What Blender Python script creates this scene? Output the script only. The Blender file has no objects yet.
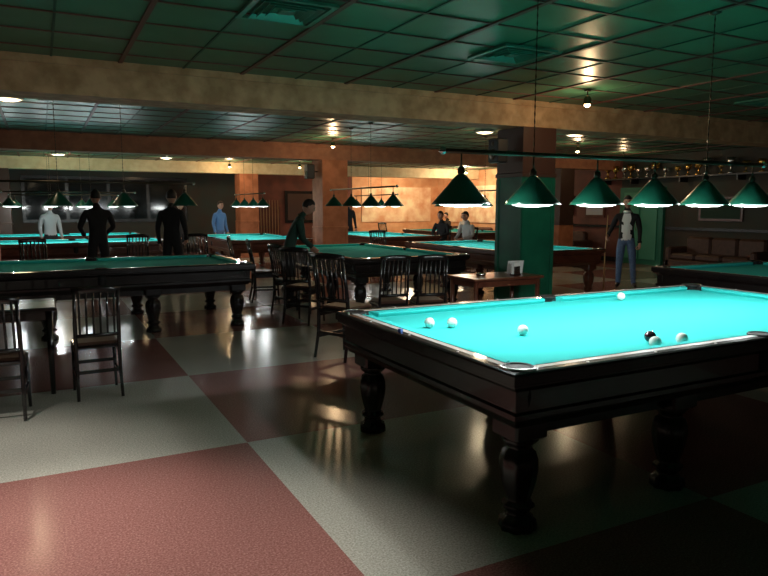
import bpy, math, random
from mathutils import Vector, Matrix
random.seed(4)
S=bpy.context.scene
try:
    S.view_settings.view_transform='Standard'
except Exception: pass

# ---------------------------------------------------------------- materials
def mat(name,col,rough=.5,metal=0,emit=None,estr=0,noise=None,bump=0,coat=0,spec=.5):
    m=bpy.data.materials.new(name); m.use_nodes=True
    nt=m.node_tree; b=nt.nodes['Principled BSDF']
    b.inputs['Base Color'].default_value=(*col,1)
    b.inputs['Roughness'].default_value=rough
    b.inputs['Metallic'].default_value=metal
    b.inputs['Coat Weight'].default_value=coat
    b.inputs['Specular IOR Level'].default_value=spec
    if emit:
        b.inputs['Emission Color'].default_value=(*emit,1)
        b.inputs['Emission Strength'].default_value=estr
    if noise:
        col2,scale=noise
        tc=nt.nodes.new('ShaderNodeTexCoord'); n=nt.nodes.new('ShaderNodeTexNoise')
        n.inputs['Scale'].default_value=scale; n.inputs['Detail'].default_value=5
        nt.links.new(tc.outputs['Object'],n.inputs['Vector'])
        r=nt.nodes.new('ShaderNodeValToRGB')
        r.color_ramp.elements[0].position=.35; r.color_ramp.elements[1].position=.65
        r.color_ramp.elements[0].color=(*col,1); r.color_ramp.elements[1].color=(*col2,1)
        nt.links.new(n.outputs['Fac'],r.inputs['Fac']); nt.links.new(r.outputs['Color'],b.inputs['Base Color'])
        if bump:
            bp=nt.nodes.new('ShaderNodeBump'); bp.inputs['Strength'].default_value=bump; bp.inputs['Distance'].default_value=.02
            nt.links.new(n.outputs['Fac'],bp.inputs['Height']); nt.links.new(bp.outputs['Normal'],b.inputs['Normal'])
    return m

M_felt=mat('felt_turquoise',(.04,.55,.53),.95,noise=((.05,.61,.585),220),spec=.1)
M_wood=mat('dark_lacquer_wood',(.008,.0068,.007),.27,noise=((.013,.0095,.009),9),coat=.3)
M_woodred=mat('mahogany_wood',(.13,.04,.02),.3,noise=((.08,.022,.012),9),coat=.3)
M_railtop=mat('polished_rail',(.025,.02,.02),.18,coat=.8)
M_railsheen=mat('rail_painted_sheen',(.60,.57,.53),.3,coat=.5)  # pale colour paints the lamp reflection onto the rail top
M_black=mat('black_leather_pocket_shade',(.004,.004,.004),.7)
M_brass=mat('pocket_metal',(.75,.72,.68),.25,metal=1)
M_shade=mat('green_shade_enamel',(.006,.07,.042),.3,coat=.5)
M_shadein=mat('shade_inner_white',(.75,.78,.75),.5)
M_bulb=mat('bulb_lit',(1,1,1),.5,emit=(.92,1,1),estr=3)
M_bulboff=mat('bulb_unlit',(.4,.4,.38),.3)
M_chrome=mat('dark_rail_metal',(.09,.07,.05),.35,metal=.8)
M_tan=mat('beam_plaster_tan',(.54,.33,.17),.75,noise=((.34,.19,.085),6),bump=.5)
M_cream=mat('beam_plaster_cream',(.78,.63,.40),.75,noise=((.66,.50,.29),6),bump=.3)
M_tanred=mat('beam_plaster_red',(.46,.20,.11),.8,noise=((.34,.14,.08),6),bump=.4)
M_colgreen=mat('column_green_paint',(.008,.12,.065),.4,noise=((.005,.08,.045),3))
M_colred=mat('column_orange_plaster',(.50,.18,.085),.75,noise=((.36,.12,.05),5),bump=.5)
M_coldark=mat('column_dark_panel',(.06,.026,.018),.4)
M_ceil=mat('ceiling_green_tile',(.052,.175,.098),.38,noise=((.040,.135,.075),2.5))
M_grid=mat('ceiling_grid_maroon',(.15,.055,.045),.5)
M_gridg=mat('ceiling_grid_green',(.015,.07,.045),.5)
M_wallred=mat('wall_dark_red',(.17,.050,.034),.8,noise=((.10,.035,.024),2))
M_walldark=mat('wall_dark_green',(.03,.045,.036),.7,noise=((.045,.032,.022),1.5))
M_orange=mat('wall_orange_plaster',(.74,.42,.23),.8,noise=((.62,.29,.14),3),bump=.3)
M_mural=mat('mural_paint',(.92,.74,.50),.8,noise=((.68,.34,.19),2.2))
M_white=mat('ivory_ball',(.85,.83,.76),.12,coat=.5)
M_darkball=mat('dark_ball',(.03,.006,.012),.12,coat=.5)
M_plastic=mat('black_plastic',(.012,.012,.013),.4)
M_paper=mat('white_paper',(.75,.75,.72),.8)
M_glass=mat('dark_display_glass',(.006,.009,.010),.08)
M_greendoor=mat('door_green_paint',(.02,.18,.11),.35)
M_greenpan=mat('door_panel_lighter',(.05,.28,.18),.4)
M_sofa=mat('sofa_brown_leather',(.085,.038,.024),.5,noise=((.06,.026,.016),12))
M_gold=mat('gold_trophy',(.75,.48,.14),.25,metal=1)
M_silver=mat('silver_trophy',(.7,.7,.7),.25,metal=1)
M_vent=mat('vent_green_metal',(.06,.22,.15),.4,metal=.2)
M_warm=mat('warm_bulb',(1,.8,.5),.5,emit=(1,.66,.32),estr=30)
M_warmpanel=mat('warm_diffuser',(1,.9,.7),.5,emit=(1,.72,.42),estr=4.0)
M_bluechalk=mat('chalk_blue',(.05,.15,.5),.8)
M_skin=mat('skin',(.50,.27,.19),.55)
M_lips=mat('lips',(.35,.12,.10),.5)
M_eye=mat('eye',(.03,.02,.02),.2)
M_hair=mat('hair_dark',(.012,.008,.006),.6)
M_hairb=mat('hair_brown',(.05,.028,.015),.6)
M_shoe=mat('shoe_black',(.012,.011,.011),.4)
M_denim=mat('denim_blue',(.12,.20,.34),.8,noise=((.08,.14,.26),30))
M_blackcloth=mat('cloth_black',(.010,.010,.012),.85)
M_darkgreen=mat('cloth_dark_green',(.015,.05,.035),.85)
M_greycloth=mat('cloth_light_grey',(.42,.43,.44),.85)
M_bluecloth=mat('cloth_blue',(.10,.22,.45),.85)
M_whitecloth=mat('cloth_white',(.8,.8,.78),.85)
M_cue=mat('cue_wood',(.45,.27,.12),.3)

# floor
def floor_mat():
    m=bpy.data.materials.new('terrazzo_checker'); m.use_nodes=True
    nt=m.node_tree; b=nt.nodes['Principled BSDF']; N=nt.nodes.new; L=nt.links.new
    tc=N('ShaderNodeTexCoord'); sub=N('ShaderNodeVectorMath'); sub.operation='SUBTRACT'
    sub.inputs[1].default_value=(1.17,2.27,-.5); L(tc.outputs['Object'],sub.inputs[0])
    ck=N('ShaderNodeTexChecker'); ck.inputs['Scale'].default_value=1/2.03
    L(sub.outputs[0],ck.inputs['Vector'])
    def speck(c1,c2,c3):
        n=N('ShaderNodeTexNoise'); n.inputs['Scale'].default_value=95; n.inputs['Detail'].default_value=5; n.inputs['Roughness'].default_value=.7
        L(tc.outputs['Object'],n.inputs['Vector'])
        r=N('ShaderNodeValToRGB'); e=r.color_ramp.elements
        e[0].position=.34; e[0].color=(*c1,1); e[1].position=.66; e[1].color=(*c3,1)
        x=e.new(.5); x.color=(*c2,1)
        L(n.outputs['Fac'],r.inputs['Fac']); return r
    g=speck((.28,.275,.235),(.45,.435,.375),(.64,.615,.53))
    rd=speck((.18,.075,.066),(.29,.125,.108),(.45,.23,.20))
    L(g.outputs['Color'],ck.inputs['Color2']); L(rd.outputs['Color'],ck.inputs['Color1'])
    d=N('ShaderNodeTexNoise'); d.inputs['Scale'].default_value=.9; d.inputs['Detail'].default_value=6
    L(tc.outputs['Object'],d.inputs['Vector'])
    mr=N('ShaderNodeMapRange'); mr.inputs[3].default_value=.78; mr.inputs[4].default_value=1.1
    L(d.outputs['Fac'],mr.inputs[0])
    mx=N('ShaderNodeMix'); mx.data_type='RGBA'; mx.blend_type='MULTIPLY'; mx.inputs[0].default_value=1
    L(ck.outputs['Color'],mx.inputs[6]); L(mr.outputs[0],mx.inputs[7])
    L(mx.outputs[2],b.inputs['Base Color'])
    mr2=N('ShaderNodeMapRange'); mr2.inputs[3].default_value=.11; mr2.inputs[4].default_value=.26
    L(d.outputs['Fac'],mr2.inputs[0]); L(mr2.outputs[0],b.inputs['Roughness'])
    return m
M_floor=floor_mat()

# ---------------------------------------------------------------- mesh builder
class MB:
    def __init__(s): s.v=[];s.f=[];s.m=[];s.mats=[];s.sm=[]
    def mi(s,m):
        if m not in s.mats: s.mats.append(m)
        return s.mats.index(m)
    def add(s,vs,fs,m,smooth=False,T=None):
        o=len(s.v)
        for p in vs:
            p=Vector(p)
            if T: p=T@p
            s.v.append(p)
        k=s.mi(m)
        for f in fs: s.f.append([i+o for i in f]); s.m.append(k); s.sm.append(smooth)
    def box(s,x0,x1,y0,y1,z0,z1,m,T=None):
        vs=[(x0,y0,z0),(x1,y0,z0),(x1,y1,z0),(x0,y1,z0),(x0,y0,z1),(x1,y0,z1),(x1,y1,z1),(x0,y1,z1)]
        s.add(vs,[(0,3,2,1),(4,5,6,7),(0,1,5,4),(1,2,6,5),(2,3,7,6),(3,0,4,7)],m,False,T)
    def bbox(s,x0,x1,y0,y1,z0,z1,m,r=.01,T=None):
        rings=[(r,z0),(0,z0+r),(0,z1-r),(r,z1)]
        cx,cy=(x0+x1)/2,(y0+y1)/2; hx,hy=(x1-x0)/2,(y1-y0)/2
        vs=[]
        for ins,z in rings:
            a,b=hx-ins,hy-ins
            for (px,py) in [(a-r,-b),(a,-b+r),(a,b-r),(a-r,b),(-a+r,b),(-a,b-r),(-a,-b+r),(-a+r,-b)]:
                vs.append((cx+px,cy+py,z))
        fs=[tuple(range(7,-1,-1)),tuple(range(24,32))]
        for k in range(3):
            for i in range(8):
                j=(i+1)%8; fs.append((k*8+i,k*8+j,(k+1)*8+j,(k+1)*8+i))
        s.add(vs,fs,m,False,T)
    def rectloft(s,hx,hy,rings,m,T=None,capb=False,capt=False):
        vs=[]
        for ins,z in rings:
            a,b=hx-ins,hy-ins
            vs+=[(a,-b,z),(a,b,z),(-a,b,z),(-a,-b,z)]
        fs=[]
        for k in range(len(rings)-1):
            for i in range(4):
                j=(i+1)%4; fs.append((k*4+i,k*4+j,(k+1)*4+j,(k+1)*4+i))
        n=len(rings)-1
        if capb: fs.append((3,2,1,0))
        if capt: fs.append((n*4,n*4+1,n*4+2,n*4+3))
        s.add(vs,fs,m,False,T)
    def lathe(s,prof,m,c=(0,0,0),seg=16,T=None,smooth=True,flute=0,caps=True):
        vs=[];n=len(prof)
        for r,z in prof:
            for i in range(seg):
                a=2*math.pi*i/seg
                rr=r*(1+flute*math.cos(8*a)) if flute else r
                vs.append((c[0]+rr*math.cos(a),c[1]+rr*math.sin(a),c[2]+z))
        fs=[]
        for k in range(n-1):
            for i in range(seg):
                j=(i+1)%seg; fs.append((k*seg+i,k*seg+j,(k+1)*seg+j,(k+1)*seg+i))
        if caps:
            fs.append(tuple(range(seg-1,-1,-1))); fs.append(tuple((n-1)*seg+i for i in range(seg)))
        s.add(vs,fs,m,smooth,T)
    def tube(s,pts,rad,m,seg=8,flat=1,side=None,T=None):
        pts=[Vector(p) for p in pts]; vs=[]
        if not hasattr(rad,'__len__'): rad=[rad]*len(pts)
        for k,p in enumerate(pts):
            d=(pts[min(k+1,len(pts)-1)]-pts[max(k-1,0)]).normalized()
            ref=Vector(side) if side is not None else (Vector((0,0,1)) if abs(d.z)<.9 else Vector((1,0,0)))
            a=(ref-d*ref.dot(d)).normalized(); b=d.cross(a)
            for i in range(seg):
                t=2*math.pi*i/seg
                vs.append(p+a*rad[k]*math.cos(t)+b*rad[k]*flat*math.sin(t))
        fs=[];n=len(pts)
        for k in range(n-1):
            for i in range(seg):
                j=(i+1)%seg; fs.append((k*seg+i,k*seg+j,(k+1)*seg+j,(k+1)*seg+i))
        fs.append(tuple(range(seg-1,-1,-1))); fs.append(tuple((n-1)*seg+i for i in range(seg)))
        s.add(vs,fs,m,True,T)
    def sphere(s,c,r,m,seg=16,rings=10,fn=None,T=None):
        if not hasattr(r,'__len__'): r=(r,r,r)
        vs=[]
        for k in range(rings+1):
            ph=math.pi*(k/rings); ph=min(max(ph,.02),math.pi-.02)
            for i in range(seg):
                a=2*math.pi*i/seg
                u=Vector((math.sin(ph)*math.cos(a),math.sin(ph)*math.sin(a),-math.cos(ph)))
                if fn: u=fn(u)
                vs.append((c[0]+u.x*r[0],c[1]+u.y*r[1],c[2]+u.z*r[2]))
        fs=[]
        for k in range(rings):
            for i in range(seg):
                j=(i+1)%seg; fs.append((k*seg+i,k*seg+j,(k+1)*seg+j,(k+1)*seg+i))
        fs.append(tuple(range(seg-1,-1,-1))); fs.append(tuple(rings*seg+i for i in range(seg)))
        s.add(vs,fs,m,True,T)
    def mesh(s,name):
        me=bpy.data.meshes.new(name); me.from_pydata([tuple(v) for v in s.v],[],s.f)
        for m in s.mats: me.materials.append(m)
        for p,k,q in zip(me.polygons,s.m,s.sm): p.material_index=k; p.use_smooth=q
        me.update(); return me
    def obj(s,name,loc=(0,0,0),rot=0,parent=None,scale=1):
        return place(s.mesh(name),name,loc,rot,parent,scale)
def place(me,name,loc=(0,0,0),rot=0,parent=None,scale=1):
    o=bpy.data.objects.new(name,me); S.collection.objects.link(o)
    o.location=loc; o.rotation_euler=(0,0,math.radians(rot))
    o.scale=(scale,)*3 if not hasattr(scale,'__len__') else scale
    if parent: o.parent=parent
    return o
def light(name,loc,power,col=(1,1,1),kind='POINT',r=.04,parent=None,rot=(0,0,0),spot=None,blend=.5):
    l=bpy.data.lights.new(name,kind); l.energy=power; l.color=col
    if kind in('POINT','SPOT'): l.shadow_soft_size=r
    if kind=='SPOT': l.spot_size=math.radians(spot); l.spot_blend=blend
    o=bpy.data.objects.new(name,l); S.collection.objects.link(o); o.location=loc; o.rotation_euler=rot
    if parent: o.parent=parent
    return o

# ---------------------------------------------------------------- room shell
X0,X1,Y0,Y1,H=-8,15,-5,24,3.0
b=MB(); b.box(X0-.2,X1+.2,Y0-.2,Y1+.2,-.1,0,M_floor); b.obj('floor')
b=MB(); b.box(X0-.2,X1+.2,Y0-.2,Y1+.2,H,H+.1,M_ceil); b.obj('ceiling')
b=MB(); b.box(X0-.2,X0,Y0,Y1,0,H,M_walldark); b.obj('wall_west')
b=MB(); b.box(X0,X1,Y0-.2,Y0,0,H,M_walldark); b.obj('wall_south')
b=MB(); b.box(X0,7,Y1,Y1+.2,0,H,M_walldark); b.box(7,11,Y1,Y1+.2,0,H,M_wallred); b.box(11,X1,Y1,Y1+.2,0,H,M_orange); b.obj('wall_north')
b=MB(); b.box(X1,X1+.2,Y0,14,0,H,M_walldark); b.box(X1,X1+.2,14,18.2,0,H,M_wallred); b.box(X1,X1+.2,18.2,Y1,0,H,M_orange); b.obj('wall_east')
b=MB(); b.box(X0,X1,Y1-.03,Y1,0,.14,M_wood); b.obj('baseboard_north')
b=MB(); b.box(X1-.03,X1,Y0,12.4,0,.14,M_wood); b.box(X1-.03,X1,14.0,Y1-.03,0,.14,M_wood); b.obj('baseboard_east')
b=MB(); b.box(X1-.05,X1,Y0,12.4,1.0,1.07,M_wood); b.box(X1-.05,X1,14.0,18.8,1.0,1.07,M_wood); b.obj('trim_1')

# ceiling grid
b=MB()
x=X0+.37
while x<X1:
    b.box(x-.02,x+.02,Y0,Y1,H-.014,H-.001,M_grid); x+=1.2
x=X0+.97
while x<X1:
    b.box(x-.010,x+.010,Y0,Y1,H-.008,H-.001,M_gridg); x+=1.2
y=Y0+.3
while y<Y1:
    b.box(X0,X1,y-.011,y+.011,H-.010,H-.0012,M_grid); y+=.6
b.obj('ceiling_grid')

# beams
for yy,m in [(7.1,M_tan),(14.1,M_tanred),(21.1,M_cream)]:
    b=MB(); b.box(X0,X1,yy,yy+.45,2.66,H,m); b.box(X0,X1,yy-.025,yy,2.93,H,m); b.obj('trim_beam')

# columns
def column(x,y,mlow,mup,split=2.0,w=.56):
    b=MB(); h=w/2
    b.rectloft(h,h,[(-.03,0),(-.03,.15),(0,.18),(0,split)],mlow)
    b.rectloft(h,h,[(-.015,split),(-.015,split+.05),(0,split+.06),(0,2.655)],mup)
    for sx in (-1,1):
        b.box(sx*(h-.03)-.03,sx*(h-.03)+.03,-h-.012,-h+.001,.2,split-.02,mlow)
        b.box(-h-.012,-h+.001,sx*(h-.03)-.03,sx*(h-.03)+.03,.2,split-.02,mlow)
    b.obj('column',(x,y,0))
column(6.0,7.33,M_colgreen,M_coldark,2.0)
column(6.0,14.33,M_colred,M_colred,1.1,.62)
column(6.0,21.33,M_colred,M_colred,1.1,.6)
column(-1.0,7.33,M_colgreen,M_coldark,2.0)
column(-1.0,14.33,M_colred,M_colred,1.1)
column(-1.0,21.33,M_coldark,M_coldark,1.1)
column(13,14.33,M_colred,M_coldark,1.1,.5)

# north-wall dark bar display, framed panes
b=MB()
b.box(-.5,4.6,Y1-.06,Y1-.005,1.1,2.6,M_wood)
for i in range(4):
    xx=-.4+i*1.25; b.box(xx,xx+1.15,Y1-.075,Y1-.06,1.2,2.5,M_glass)
b.obj('bar_display_1')
b=MB(); b.box(8.2,10.2,Y1-.05,Y1-.002,1.0,2.2,M_wood); b.box(8.3,10.1,Y1-.06,Y1-.05,1.1,2.1,M_coldark); b.obj('framed_picture')
b=MB(); b.box(11.4,14.6,Y1-.04,Y1-.002,1.0,2.4,M_mural); b.obj('mural_painting')
b=MB(); b.box(X1-.04,X1-.002,19.4,23.4,1.0,2.4,M_mural); b.obj('mural_painting')

# green door
b=MB()
b.box(X1-.10,X1-.002,12.45,13.95,0,2.14,M_greendoor)
b.box(X1-.13,X1-.10,12.62,13.17,.15,2.0,M_greenpan); b.box(X1-.13,X1-.10,13.23,13.78,.15,2.0,M_greenpan)
for yy in (13.12,13.28): b.tube([(X1-.17,yy,.95),(X1-.17,yy,1.15)],.012,M_brass)
for yy in (13.12,13.28):
    b.tube([(X1-.17,yy,.95),(X1-.12,yy,.95)],.009,M_brass); b.tube([(X1-.17,yy,1.15),(X1-.12,yy,1.15)],.009,M_brass)
b.obj('door_1')

# trophy shelf
def cup(b,x,y,z,s,m):
    b.lathe([(.06*s,0),(.06*s,.03*s),(.02*s,.05*s),(.015*s,.12*s),(.03*s,.14*s),(.07*s,.2*s),(.085*s,.3*s),(.08*s,.3*s)],m,(x,y,z),12)
    for sg in (-1,1):
        b.tube([(x,y+sg*.07*s,z+.28*s),(x,y+sg*.12*s,z+.26*s),(x,y+sg*.11*s,z+.2*s),(x,y+sg*.05*s,z+.17*s)],.008*s,m,6)
b=MB(); b.box(X1-.35,X1-.002,8.2,14.6,2.36,2.40,M_wood)
for yy in (8.6,10.2,11.8,13.4,14.4): b.box(X1-.3,X1-.002,yy,yy+.04,2.24,2.36,M_wood)
yy=8.4
while yy<14.5:
    cup(b,X1-.18,yy,2.40,random.uniform(.8,1.4),random.choice([M_gold,M_silver,M_gold])); yy+=random.uniform(.22,.42)
b.obj('trophy_shelf')

def picture(y0,y1,z0,z1,m):
    b=MB(); b.box(X1-.04,X1-.002,y0,y1,z0,z1,M_woodred); b.box(X1-.046,X1-.04,y0+.06,y1-.06,z0+.06,z1-.06,m); b.obj('framed_picture')
picture(14.6,15.4,1.3,1.9,M_greycloth); picture(15.9,16.7,1.35,1.95,M_mural); picture(10.2,11.4,1.25,1.85,M_darkgreen); picture(17.2,18.1,1.3,1.9,M_greycloth)

# cue rack
b=MB(); b.box(6.9,8.0,Y1-.06,Y1-.032,.8,.9,M_woodred); b.box(6.9,8.0,Y1-.06,Y1-.032,1.5,1.6,M_woodred)
b.box(6.9,8.0,Y1-.14,Y1-.032,0,.42,M_woodred)
for xx in (6.9,7.95): b.box(xx,xx+.05,Y1-.05,Y1-.032,.35,1.6,M_woodred)
for i in range(9):
    xx=7.02+i*.11; b.tube([(xx,Y1-.09,.42),(xx,Y1-.09,1.85)],[.015,.007],M_cue)
b.obj('cue_rack')

# ceiling vents
def vent(x,y,s=.58):
    b=MB(); h=s/2
    b.rectloft(h,h,[(0,0),(0,-.02),(.04,-.02),(.04,0)],M_vent)
    for i in range(1,4):
        ins=.04+i*.05; b.rectloft(h,h,[(ins,0),(ins-.02,-.025),(ins-.015,-.028),(ins+.006,-.002)],M_vent)
    b.box(-.05,.05,-.05,.05,-.02,-.005,M_vent)
    b.obj('ceiling_vent',(x,y,H-.012))
vent(1.63,4.67); vent(3.9,5.0); vent(8.6,5.6)

# ---------------------------------------------------------------- billiard table
L,W=3.78,2.04; HX,HY=L/2,W/2
def table_mesh(msid):
    b=MB()
    b.rectloft(HX,HY,[(.115,.84),(.112,.878),(.10,.882),(.095,.882)],M_railtop)
    b.rectloft(HX,HY,[(.095,.882),(.055,.8822)],M_railsheen)
    b.rectloft(HX,HY,[(.055,.882),(.014,.882),(.003,.876),(0,.866)],M_railtop)
    b.rectloft(HX,HY,[(0,.866),(0,.822),(.012,.815),(.012,.805),(.035,.79),(.05,.775),(.055,.67),(.04,.66),(.04,.635),(.055,.62),(.075,.585),(.4,.585)],msid)
    b.box(-HX+.1,HX-.1,-HY+.1,HY-.1,.78,.84,M_felt)
    b.box(-HX+.38,HX-.38,-HY+.38,HY-.38,.55,.60,msid)
    def cush(p0,p1,inw,c0=.07,c1=.07):
        p0=Vector(p0);p1=Vector(p1);inw=Vector(inw); d=(p1-p0).normalized(); vs=[]
        for p,sg,c in((p0,1,c0),(p1,-1,c1)):
            q=p+inw*.062+d*sg*c
            for pt,z in ((p,.841),(p,.880),(q,.874),(q,.862),(q-inw*.015,.842)): vs.append((pt.x,pt.y,z))
        b.add(vs,[(0,1,2,3,4),(9,8,7,6,5)]+[(i,i+5,(i+1)%5+5,(i+1)%5) for i in range(5)],M_felt)
    ix,iy=HX-.112,HY-.112; g=.10
    for sy in (-1,1):
        for a,c in((-ix+g,-.075),(.075,ix-g)):
            cush((a,sy*iy,0),(c,sy*iy,0),(0,-sy,0),.05 if a<0 else .02,.02 if a<0 else .05)
    for sx in (-1,1): cush((sx*ix,-iy+g,0),(sx*ix,iy-g,0),(-sx,0,0),.05,.05)
    for sx in (-1,0,1):
        for sy in (-1,1):
            cx=sx*(HX-.105); cy=sy*(HY-(.105 if sx else .085))
            b.lathe([(.052,.842),(.054,.883),(.058,.889),(.070,.889),(.074,.883),(.074,.876)],M_black,(cx,cy,0),20,caps=False)
            b.lathe([(.053,.8835),(.001,.8836)],M_black,(cx,cy,0),20,caps=False)  # flat black disc stands in for the shaded pocket hole
            b.lathe([(.02,.60),(.06,.64),(.07,.74),(.07,.80)],M_black,(cx*.985,cy*.985,-.0),12)
            if sx:
                a0=math.atan2(sy,sx)
                pts=[(cx+.086*math.cos(a0+t),cy+.086*math.sin(a0+t),.884) for t in [math.radians(q) for q in range(-85,86,17)]]
                b.tube(pts,.009,M_brass,6)
    for k in range(1,8):
        if k==4: continue
        for sy in(-1,1): b.lathe([(.008,.8825),(.008,.8838),(.001,.884)],M_paper,(-HX+L*k/8,sy*(HY-.035),0),8)
    for k in range(1,4):
        for sx in(-1,1): b.lathe([(.008,.8825),(.008,.8838),(.001,.884)],M_paper,(sx*(HX-.035),-HY+W*k/4,0),8)
    prof=[(.088,.50),(.09,.475),(.078,.46),(.062,.445),(.060,.43),(.078,.415),(.090,.375),(.092,.32),(.084,.26),(.070,.20),(.058,.16),(.060,.148),(.078,.135),(.080,.12),(.062,.105),(.056,.09),(.066,.065),(.088,.052),(.092,.02),(.092,0)]
    prof=prof[::-1]
    for lx in (-HX+.2,-.60,.60,HX-.2):
        for ly in (-HY+.2,HY-.2):
            b.bbox(lx-.10,lx+.10,ly-.10,ly+.10,.49,.60,msid,.012)
            b.lathe(prof,msid,(lx,ly,0),32,flute=.06)
    for ly in (-HY+.2,HY-.2): b.box(-HX+.2,HX-.2,ly-.035,ly+.035,.50,.59,msid)
    return b.mesh('billiard_table')
ZS=.968
TM=table_mesh(M_wood); TMR=table_mesh(M_woodred)
def table(cx,cy,rot,me=TM): return place(me,'billiard_table',(cx,cy,0),rot,None,(1,1,ZS))
tables=[
 (1.85+HX,2.3+HY,0,TM),
 (.62,9.64,0,TM),
 (.62,16.2,0,TMR),
 (.62,19.95,0,TMR),
 (5.0,10.55,90,TM),
 (7.98,10.6,90,TMR),
 (4.72,16.6,90,TMR),
 (8.3,16.6,90,TMR),
 (7.85,3.95,90,TM),
 (11.8,17.6,90,TMR),
]
# lamp fixtures
def shade(b,x,z,lit,y=0,sc=1):
    R=.175*sc
    b.lathe([(.018,.178),(.03,.170),(.045,.155),(.09,.10),(R-.012,.018),(R,.0),(R-.006,0),(R-.018,.016),(.085,.095),(.042,.148),(.02,.158)],M_shade,(x,y,z),28,caps=False)
    b.lathe([(R-.010,.004),(.088,.092),(.046,.142),(.005,.15)],M_shadein,(x,y,z-.001),28,caps=False)
    b.lathe([(.012,.172),(.022,.185),(.022,.21),(.008,.225)],M_chrome,(x,y,z),10)
    b.tube([(x,y,z+.22),(x,y,z+.31)],.006,M_chrome,6)
    if lit: b.lathe([(.02,-.014),(.09,-.012),(.125,-.003),(.14,.010),(.14,.016),(.001,.02)],M_bulb,(x,y,z),24,caps=False)
    else: b.sphere((x,y,z+.055),(.035,.035,.045),M_bulboff,12,8)
    b.lathe([(.018,.09),(.018,.15)],M_chrome,(x,y,z),10)
def fixture(cx,cy,rot,lit,n=6,sp=.545,z=1.615,power=20,x0=None):
    b=MB(); st=-(n-1)/2*sp
    for i in range(n): shade(b,st+i*sp,z,lit)
    zz=z+.31
    b.tube([(st-.12,0,zz),(-st+.12,0,zz)],.014,M_chrome,10)
    for e in (-1,1): b.sphere((e*(-st+.13),0,zz),.024,M_brass,10,6)
    for cx_ in (st+sp,-st-sp):
        n_=int((H-.02-zz)/.022); pts=[];rr=[]
        for k in range(n_+1):
            pts.append((cx_,0,zz+(H-.015-zz)*k/n_)); rr.append(.0055 if k%2 else .002)
        b.tube(pts,rr,M_chrome,6); b.lathe([(.045,0),(.04,-.02),(.01,-.03)][::-1],M_chrome,(cx_,0,H-.003),12)
    o=b.obj('billiard_pendant_lamps',(cx,cy,0),rot)
    if lit:
        for i in range(n):
            light('bulb_light_%d'%(i+1),(st+i*sp,0,z-.055),power,(.95,1,.98),parent=o,r=.035)
    return o
fixture(3.575,3.3,0,True,power=24,sp=.542)
fixture(.62,9.64,0,False,n=4,sp=.8)
fixture(.62,16.2,0,True,n=4,sp=.8,power=16)
fixture(.62,19.95,0,True,n=4,sp=.8,power=16)
fixture(5.0,10.55,90,False,n=4,sp=.8)
fixture(7.98,10.6,90,True,n=4,sp=.8,power=7)
fixture(4.72,16.6,90,True,n=4,sp=.8,power=9)
fixture(8.3,16.6,90,True,n=4,sp=.8,power=9)
fixture(11.8,17.6,90,False,n=4,sp=.8)
for cx,cy,r,me in tables: table(cx,cy,r,me)

# balls
ball=MB(); ball.sphere((0,0,0),.034,M_white,24,16); bm_=ball.mesh('billiard_ball')
balld=MB(); balld.sphere((0,0,0),.034,M_darkball,24,16); bd_=balld.mesh('billiard_ball')
BZ=.84*ZS+.0345
for x,y in [(2.224,3.65),(2.354,3.58),(2.597,3.16),(4.33,4.0),(3.02,2.53),(3.24,2.53)]:
    place(bm_,'billiard_ball',(x,y,BZ))
place(bd_,'billiard_ball',(3.13,2.66,BZ))
b=MB(); b.bbox(-.012,.012,-.012,.012,0,.022,M_bluechalk,.002); b.lathe([(.007,.0222),(.004,.0225)],M_paper,(0,0,0),8); b.obj('billiard_chalk',(1.88,3.42,.882*ZS),20)

# ---------------------------------------------------------------- chairs and side tables
def chair_mesh():
    b=MB(); w,d,sh,bh=.215,.21,.50,1.02
    b.bbox(-w,w,-d,d,sh-.03,sh,M_wood,.012)
    b.bbox(-w+.02,w-.02,-d+.02,d-.03,sh,sh+.03,M_sofa,.014)
    for sx in(-1,1):
        b.tube([(sx*(w-.025),-d+.025,sh-.02),(sx*(w-.02),-d+.02,.25),(sx*(w-.015),-d+.01,0)],[.021,.018,.014],M_wood,8)
        b.tube([(sx*(w-.015),d+.04,0),(sx*(w-.02),d-.01,.25),(sx*(w-.02),d-.02,sh),(sx*(w-.02),d+.01,.75),(sx*(w-.022),d+.07,bh)],[.015,.018,.02,.018,.015],M_wood,8)
        b.box(sx*(w-.02)-.01,sx*(w-.02)+.01,-d+.02,d,.20,.23,M_wood)
        b.box(sx*(w-.02)-.01,sx*(w-.02)+.01,-d+.02,d-.02,sh-.08,sh-.03,M_wood)
    b.box(-w+.02,w-.02,-d+.01,-d+.03,.26,.29,M_wood); b.box(-w+.02,w-.02,d-.02,d,.24,.27,M_wood)
    b.box(-w+.02,w-.02,-d+.012,-d+.032,sh-.08,sh-.03,M_wood)
    crest=[(-w,d+.06,bh),(-w*.5,d+.078,bh+.012),(0,d+.084,bh+.016),(w*.5,d+.078,bh+.012),(w,d+.06,bh)]
    b.tube(crest,[.032]*5,M_wood,10,flat=.4)
    b.tube([(-w+.01,d,.60),(0,d+.008,.60),(w-.01,d,.60)],.018,M_wood,8,flat=.6)
    for i in range(6):
        xx=-w+.06+i*(2*w-.12)/5
        b.tube([(xx,d+.003,.60),(xx,d+.02,.78),(xx,d+.075,bh)],[.010,.011,.010],M_wood,6,flat=1)
    return b.mesh('wooden_chair')
CH=chair_mesh()
def chair(x,y,rot,s=1): return place(CH,'wooden_chair',(x,y,0),rot,None,s)
chair(2.86,6.42,115,1.06)
chair(3.55,6.75,172,(.85,.9,1.0)); chair(4.0,6.62,165,(.85,.9,1.0))
chair(.36,6.1,182,(.86,.9,.90)); chair(-.35,5.75,176,.9)
chair(3.35,10.9,80); chair(3.3,9.4,100); chair(3.35,12.2,70); chair(3.2,8.6,130)
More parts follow.
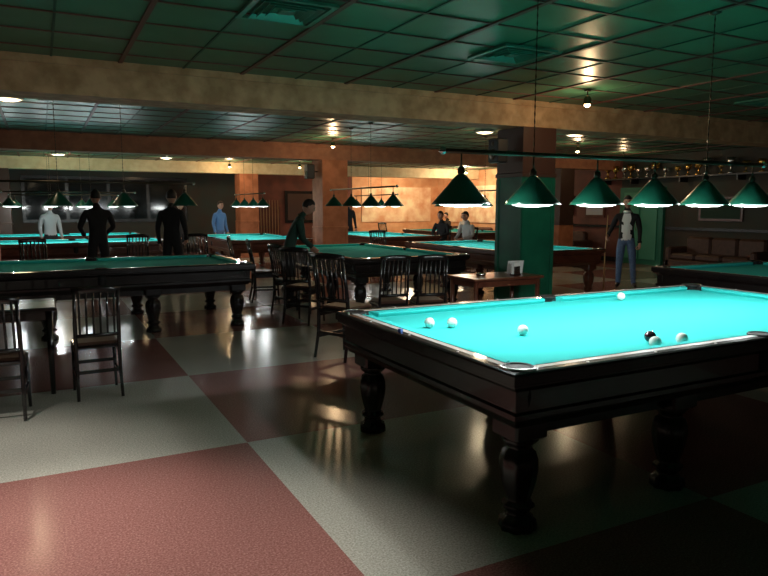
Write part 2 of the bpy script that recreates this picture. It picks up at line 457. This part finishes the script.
chair(-.1,12.5,10); chair(1.7,14.3,180); chair(9.6,12.6,-90); chair(7.0,13.6,0); chair(2.9,14.0,160); chair(10.6,20.2,20)
def side_table(name,w,d,h,loc,rot=0,m=M_wood):
    b=MB(); b.bbox(-w/2,w/2,-d/2,d/2,h-.035,h,m,.01)
    b.box(-w/2+.05,w/2-.05,-d/2+.05,d/2-.05,h-.11,h-.035,m)
    for sx in(-1,1):
        for sy in(-1,1): b.tube([(sx*(w/2-.06),sy*(d/2-.06),h-.04),(sx*(w/2-.06),sy*(d/2-.06),0)],[.03,.02],m,8)
    return b.obj(name,loc,rot)
side_table('wooden_side_table',1.05,.65,.76,(-.45,6.5,0))
side_table('wooden_side_table',1.05,.62,.76,(4.98,6.62,0),0,M_woodred)
b=MB(); b.bbox(-.07,.07,-.04,.04,0,.015,M_plastic,.004); b.box(-.06,.06,-.02,.02,.015,.16,M_paper); b.box(-.065,.065,-.026,-.02,.015,.11,M_brass); b.box(-.065,.065,.02,.026,.015,.11,M_brass)
b.obj('napkin_holder',(5.2,6.5,.76),20)
b=MB(); b.lathe([(.05,0),(.06,.01),(.065,.035),(.055,.035),(.05,.012),(.001,.012)],M_silver,(0,0,0),16,caps=False); b.obj('ashtray',(4.75,6.6,.761))
b=MB(); b.box(-.11,.11,-.005,.005,0,.16,M_paper,Matrix.Rotation(.2,4,'X')); b.box(-.11,.11,.02,.06,0,.01,M_paper); b.obj('menu_card',(5.36,6.72,.762),-10)

# sofas
def sofa(name,w,loc,rot):
    b=MB(); b.bbox(-w/2,w/2,-.42,.42,.08,.30,M_sofa,.03)
    n=max(2,round(w/.8))
    for i in range(n):
        a=-w/2+.14+i*(w-.28)/n; c=a+(w-.28)/n
        b.bbox(a+.006,c-.006,-.42,.2,.30,.45,M_sofa,.04); b.bbox(a+.006,c-.006,.16,.38,.40,.85,M_sofa,.05)
    for sx in(-1,1): b.bbox(sx*(w/2-.07)-.08,sx*(w/2-.07)+.08,-.42,.42,.1,.60,M_sofa,.04)
    for sx in(-1,1):
        for sy in(-1,1): b.tube([(sx*(w/2-.1),sy*.34,.09),(sx*(w/2-.1),sy*.34,0)],[.03,.02],M_wood)
    return b.obj(name,loc,rot)
sofa('leather_sofa',3.2,(14.45,21.3,0),-90)
sofa('leather_sofa',2.4,(14.45,10.4,0),-90)
sofa('leather_sofa',2.2,(14.45,16.0,0),-90)

# speakers
def speaker(x,y,z,rot):
    b=MB(); b.bbox(-.11,.11,-.09,.09,-.16,.16,M_plastic,.015)
    b.lathe([(.075,0),(.07,.006),(.03,-.002),(.01,.004)],M_chrome,(0,0,0),16,T=Matrix.Translation((0,-.091,-.05))@Matrix.Rotation(math.pi/2,4,'X'))
    b.lathe([(.03,0),(.02,.005)],M_chrome,(0,0,0),12,T=Matrix.Translation((0,-.091,.09))@Matrix.Rotation(math.pi/2,4,'X'))
    b.tube([(0,.08,0),(0,.2,0)],.015,M_chrome); return b.obj('wall_speaker',(x,y,z),rot)
speaker(5.52,7.33,2.35,-90); speaker(5.5,14.33,2.4,-90)
b=MB(); b.tube([(0,0,0),(0,0,-.12)],.012,M_paper); b.bbox(-.04,.04,-.1,.07,-.19,-.12,M_paper,.01); b.lathe([(.025,0),(.022,.01)],M_plastic,(0,0,0),12,T=Matrix.Translation((0,-.1,-.155))@Matrix.Rotation(math.pi/2,4,'X')); b.obj('security_camera',(.1,8.6,H-.012),30)

# ceiling flush lamps & spots
def flush(x,y,power,col=(1,.80,.52)):
    b=MB(); b.lathe([(.17,0),(.175,-.03),(.15,-.04)][::-1],M_paper,(0,0,0),24); b.lathe([(.001,-.06),(.08,-.055),(.148,-.038)],M_warmpanel,(0,0,0),24,caps=False)
    o=b.obj('ceiling_lamp',(x,y,H-.012)); light('lamp_light',(0,0,-.12),power,col,r=.12,parent=o); return o
def spot(x,y,power,col=(1,.66,.36),z=H-.012):
    b=MB(); b.lathe([(.04,0),(.04,-.015)][::-1],M_chrome,(0,0,0),12); b.tube([(0,0,0),(0,0,-.08)],.008,M_chrome)
    b.lathe([(.045,-.17),(.045,-.10),(.03,-.075)],M_chrome,(0,0,0),14,caps=False); b.sphere((0,0,-.165),.036,M_warm,12,8)
    o=b.obj('ceiling_spotlight',(x,y,z)); light('spot_bulb_light',(0,0,-.24),power,col,r=.04,parent=o); return o
flush(-.28,9.8,7); flush(7.3,10.1,9); flush(9.1,9.7,6); flush(.5,19.4,30); flush(3.2,19.4,22)  # last two flush lamps are added to brighten the cream beam
spot(5.9,6.1,15); spot(5.35,12.6,24); spot(10.6,11.2,14); spot(10.3,21.4,22); spot(5.2,20.3,36)
spot(3.0,22.6,5); spot(12.6,22.2,150,(1,.74,.48)); spot(13.6,19.9,150,(1,.74,.48)); spot(8.6,22.3,12); spot(13.4,12.5,12); spot(7.2,19.6,14)
def fill_downlight(x,y,power,ang,tx=0,ty=0,col=(1,.94,.87)):
    b=MB(); b.lathe([(.10,0),(.10,-.012),(.08,-.012),(.07,-.002)],M_paper,(0,0,0),20,caps=False); b.lathe([(.07,-.002),(.001,-.002)],M_warmpanel,(0,0,0),20,caps=False)
    o=b.obj('added_downlight',(x,y,H-.012)); light('fill_spot',(0,0,-.03),power,col,'SPOT',.06,o,(tx,ty,0),ang,.7)
fill_downlight(-.1,2.7,320,70); fill_downlight(-1.0,4.2,270,74)  # unseen lamps added to brighten the foreground floor

# ---------------------------------------------------------------- people
def head(b,c,hair,tilt=0,turn=0,long=False):
    T=Matrix.Translation(c)@Matrix.Rotation(turn,4,'Z')@Matrix.Rotation(tilt,4,'X')
    def fn(u):
        u=u.copy(); f=max(0,-u.y)
        if u.z<0: k=1-.28*(-u.z)**1.3; u.x*=k; u.y=u.y*k-.10*(-u.z)*f
        g=math.exp(-((u.x/.13)**2+((u.z+.10)/.17)**2)) if u.y<0 else 0
        u.y-=.20*g
        g2=math.exp(-((u.x/.5)**2+((u.z-.22)/.10)**2)) if u.y<0 else 0
        u.y-=.04*g2
        for sx in(-1,1):
            if u.y<0: u.y+=.07*math.exp(-(((u.x-sx*.38)/.16)**2+((u.z-.05)/.12)**2))
        return u
    b.sphere((0,0,0),(.076,.095,.118),M_skin,28,22,fn,T)
    def hf(u):
        v=fn(u)
        if u.y<-.25 and u.z<.5: v=v*.86
        if u.z<-.25: v=v*.86
        return v
    b.sphere((0,.006,.010),(.083,.102,.124),hair,24,18,hf,T)
    for sx in(-1,1):
        b.sphere((sx*.079,.008,-.005),(.010,.018,.028),M_skin,8,8,None,T)
        b.sphere((sx*.029,-.082,.008),(.011,.007,.007),M_eye,8,6,None,T)
        b.tube([(sx*.014,-.097,.026),(sx*.045,-.086,.026)],.004,hair,6,T=T)
    b.tube([(-.022,-.086,-.052),(0,-.094,-.052),(.022,-.086,-.052)],.0055,M_lips,6,T=T)
def hand(b,w,d,n,curl=.5,sg=1):
    w=Vector(w);d=Vector(d).normalized();n=Vector(n);n=(n-d*n.dot(d)).normalized();s=d.cross(n)*sg
    b.tube([w-d*.02,w+d*.02,w+d*.055,w+d*.09],[.024,.034,.040,.036],M_skin,10,flat=.42,side=s)
    for k,(o,l) in enumerate([(-.029,.060),(-.010,.074),(.010,.080),(.029,.072)]):
        p=w+d*.082+s*o; pts=[p];a=curl*.4
        for q in range(3):
            dd=d*math.cos(a)+n*math.sin(a); p=p+dd*l*(.42,.32,.26)[q]; pts.append(p); a+=curl*.9
        b.tube(pts,[.0092,.0088,.008,.006],M_skin,7)
    p=w+d*.025+s*.03; dd=(d*.7+s*.6+n*.35).normalized(); d2=(d*.85+s*.1+n*.5*(.5+curl)).normalized()
    b.tube([p,p+dd*.035,p+dd*.035+d2*.03,p+dd*.035+d2*.055],[.013,.011,.010,.007],M_skin,7)
STAND=dict(pelvis=(0,0,.95),spine=(0,.005,1.12),chest=(0,.01,1.30),neck=(0,.005,1.47),hb=(0,-.01,1.56),
 sl=(.175,.01,1.40),el=(.235,.03,1.13),wl=(.24,-.05,.88),sr=(-.175,.01,1.40),er=(-.235,.03,1.13),wr=(-.24,-.05,.88),
 hl=(.09,0,.90),kl=(.11,-.015,.49),al=(.12,.02,.09),tl=(.14,-.15,.045),hr=(-.09,0,.90),kr=(-.11,-.015,.49),ar=(-.12,.02,.09),tr=(-.14,-.15,.045))
RAD=dict(pelvis=(.155,.115),spine=(.145,.10),chest=(.165,.112),neck=(.062,.062),hb=(.052,.055),sl=(.072,.07),sr=(.072,.07),el=(.048,.048),er=(.048,.048),wl=(.031,.031),wr=(.031,.031),
 hl=(.10,.105),hr=(.10,.105),kl=(.064,.066),kr=(.064,.066),al=(.046,.05),ar=(.046,.05),tl=(.042,.032),tr=(.042,.032))
EDG=[('pelvis','spine','t'),('spine','chest','t'),('chest','neck','t'),('neck','hb','n'),('chest','sl','t'),('sl','el','a'),('el','wl','a'),('chest','sr','t'),('sr','er','a'),('er','wr','a'),
 ('pelvis','hl','p'),('hl','kl','p'),('kl','al','p'),('al','tl','s'),('pelvis','hr','p'),('hr','kr','p'),('kr','ar','p'),('ar','tr','s')]
def person(name,loc,rot,shirt,pants,hair=M_hair,pose=None,scale=1,inner=None,headturn=0,headtilt=0,curl=.5,handn=None):
    J=dict(STAND)
    if pose: J.update(pose)
    e=bpy.data.objects.new(name,None); S.collection.objects.link(e); e.empty_display_size=.2
    names=list(J); me=bpy.data.meshes.new('sk'); me.from_pydata([J[k] for k in names],[(names.index(a),names.index(c)) for a,c,_ in EDG],[])
    o=bpy.data.objects.new('sk',me); S.collection.objects.link(o)
    sk=o.modifiers.new('Skin','SKIN'); sk.branch_smoothing=.6
    sv=me.skin_vertices[0].data
    for i,k in enumerate(names): sv[i].radius=RAD[k]; sv[i].use_root=(k=='pelvis')
    ss=o.modifiers.new('Sub','SUBSURF'); ss.levels=2; ss.render_levels=2
    bpy.context.view_layer.update()
    dg=bpy.context.evaluated_depsgraph_get(); nm=bpy.data.meshes.new_from_object(o.evaluated_get(dg))
    bpy.data.objects.remove(o); nm.name='body'
    nm.materials.clear(); ml=[shirt,pants,M_skin,M_shoe,inner or shirt]
    for m in ml: nm.materials.append(m)
    segs=[(Vector(J[a]),Vector(J[c]),k) for a,c,k in EDG]
    for p in nm.polygons:
        p.use_smooth=True; best=9;kk='t'
        for a,c,k in segs:
            ab=c-a; t=max(0,min(1,(p.center-a).dot(ab)/max(ab.length_squared,1e-9))); d=(p.center-(a+ab*t)).length-(.09 if k=='t' else .03 if k=='p' else 0)
            if d<best: best=d;kk=k
        idx={'t':0,'a':0,'p':1,'n':2,'s':3}[kk]
        if kk=='t' and p.center.z<J['pelvis'][2]-.03: idx=1
        if inner and kk=='t' and p.normal.y<-.35 and abs(p.center.x)<.075 and idx==0: idx=4
        p.material_index=idx
    body=bpy.data.objects.new('body',nm); S.collection.objects.link(body); body.parent=e
    b=MB(); hb=Vector(J['hb']); hd=(hb-Vector(J['neck'])).normalized()
    head(b,hb+hd*.085+Vector((0,-.012,0)),hair,headtilt,headturn)
    nk=Vector(J['neck']); b.tube([nk-hd*.015,nk+hd*.012],[.078,.066],inner or shirt,14)
    for w_,e_,sg in(('wl','el',1),('wr','er',-1)):
        w=Vector(J[w_]); d=(w-Vector(J[e_])).normalized()
        n=Vector(handn[w_]) if handn and w_ in handn else Vector((-sg*.8,-.5,0))
        hand(b,w+d*.02,d,n,curl,sg)
        b.tube([w-d*.03,w+d*.005],[.042,.038],shirt,12)
    h=b.obj('head_and_hands'); h.parent=e
    e.location=loc; e.rotation_euler=(0,0,math.radians(rot)); e.scale=(scale,)*3
    return e
person('man_in_jacket',(10.25,9.4,0),-47.5,M_blackcloth,M_denim,M_hair,dict(er=(-.27,.02,1.15),wr=(-.33,-.17,1.02),kl=(.13,-.02,.49),al=(.16,.02,.09),tl=(.2,-.14,.045)),1.03,inner=M_whitecloth,curl=1.0,headtilt=.12)
b=MB(); b.tube([(0,0,0),(0,0,.7),(.02,-.02,1.45)],[.016,.012,.006],M_cue,10)
cue=b.obj('billiard_cue'); 
a=math.radians(-47.5); lx,ly=-.37*1.03,-.265*1.03
cue.location=(10.25+lx*math.cos(a)-ly*math.sin(a),9.4+lx*math.sin(a)+ly*math.cos(a),.0)
person('standing_man',(.9,13.0,0),190,M_blackcloth,M_blackcloth,M_hair,dict(er=(-.27,-.02,1.15),wr=(-.17,-.2,1.02),el=(.27,-.02,1.15),wl=(.17,-.2,1.02)),1.08)
person('standing_man',(2.1,12.4,0),150,M_blackcloth,M_blackcloth,M_hair,dict(wr=(-.18,-.15,.95)),1.08)
person('standing_man',(.2,18.1,0),20,M_greycloth,M_blackcloth,M_hairb,None,.99)
person('standing_man',(4.62,19.3,0),30,M_bluecloth,M_denim,M_hairb,None,1.0)
person('standing_man',(3.4,18.9,0),60,M_blackcloth,M_blackcloth,M_hair,None,1.0)
person('standing_man',(8.74,19.4,0),0,M_blackcloth,M_blackcloth,M_hair,None,1.05)
LEAN=dict(pelvis=(0,.06,.93),spine=(0,.02,1.09),chest=(0,-.07,1.26),neck=(0,-.15,1.41),hb=(0,-.20,1.48),sl=(.17,-.11,1.35),sr=(-.17,-.11,1.35),el=(.22,-.14,1.08),er=(-.22,-.14,1.08),wl=(.15,-.28,.95),wr=(-.15,-.28,.95),hl=(.09,.05,.88),hr=(-.09,.05,.88),kl=(.11,0,.48),kr=(-.11,.06,.48),ar=(-.12,.12,.09),tr=(-.14,-.04,.045))
person('leaning_man',(3.55,10.05,0),75,M_darkgreen,M_blackcloth,M_hair,LEAN,1.03,headtilt=.35)
SIT=dict(pelvis=(0,.06,.58),spine=(0,.09,.75),chest=(0,.08,.93),neck=(0,.06,1.10),hb=(0,.03,1.18),sl=(.175,.06,1.03),sr=(-.175,.06,1.03),el=(.24,.0,.78),er=(-.24,.0,.78),wl=(.13,-.22,.71),wr=(-.13,-.22,.71),
 hl=(.10,.0,.57),hr=(-.10,.0,.57),kl=(.13,-.40,.56),kr=(-.13,-.40,.56),al=(.14,-.40,.09),ar=(-.14,-.40,.09),tl=(.15,-.56,.045),tr=(-.15,-.56,.045))
person('seated_man',(14.25,22.2,0),-90,M_blackcloth,M_blackcloth,M_hair,SIT,1.0)
person('seated_man',(14.25,21.0,0),-80,M_greycloth,M_denim,M_hairb,SIT,1.0)
chair(10.05,14.7,-75); person('seated_man',(10.05,14.7,.03),-75,M_greycloth,M_denim,M_hair,SIT,1.05)
chair(10.15,16.1,-60); person('seated_man',(10.15,16.1,.03),-60,M_blackcloth,M_blackcloth,M_hair,SIT,1.05)

# ---------------------------------------------------------------- world, camera
w=bpy.data.worlds.new('world'); S.world=w; w.use_nodes=True
w.node_tree.nodes['Background'].inputs[0].default_value=(.02,.02,.02,1); w.node_tree.nodes['Background'].inputs[1].default_value=.3
cd=bpy.data.cameras.new('cam'); cam=bpy.data.objects.new('camera',cd); S.collection.objects.link(cam)
cam.location=(0,0,1.6); cam.rotation_euler=(math.radians(83.0),0,math.radians(-27.35)); cd.sensor_width=36; cd.lens=30.94; cd.clip_end=100
S.camera=cam
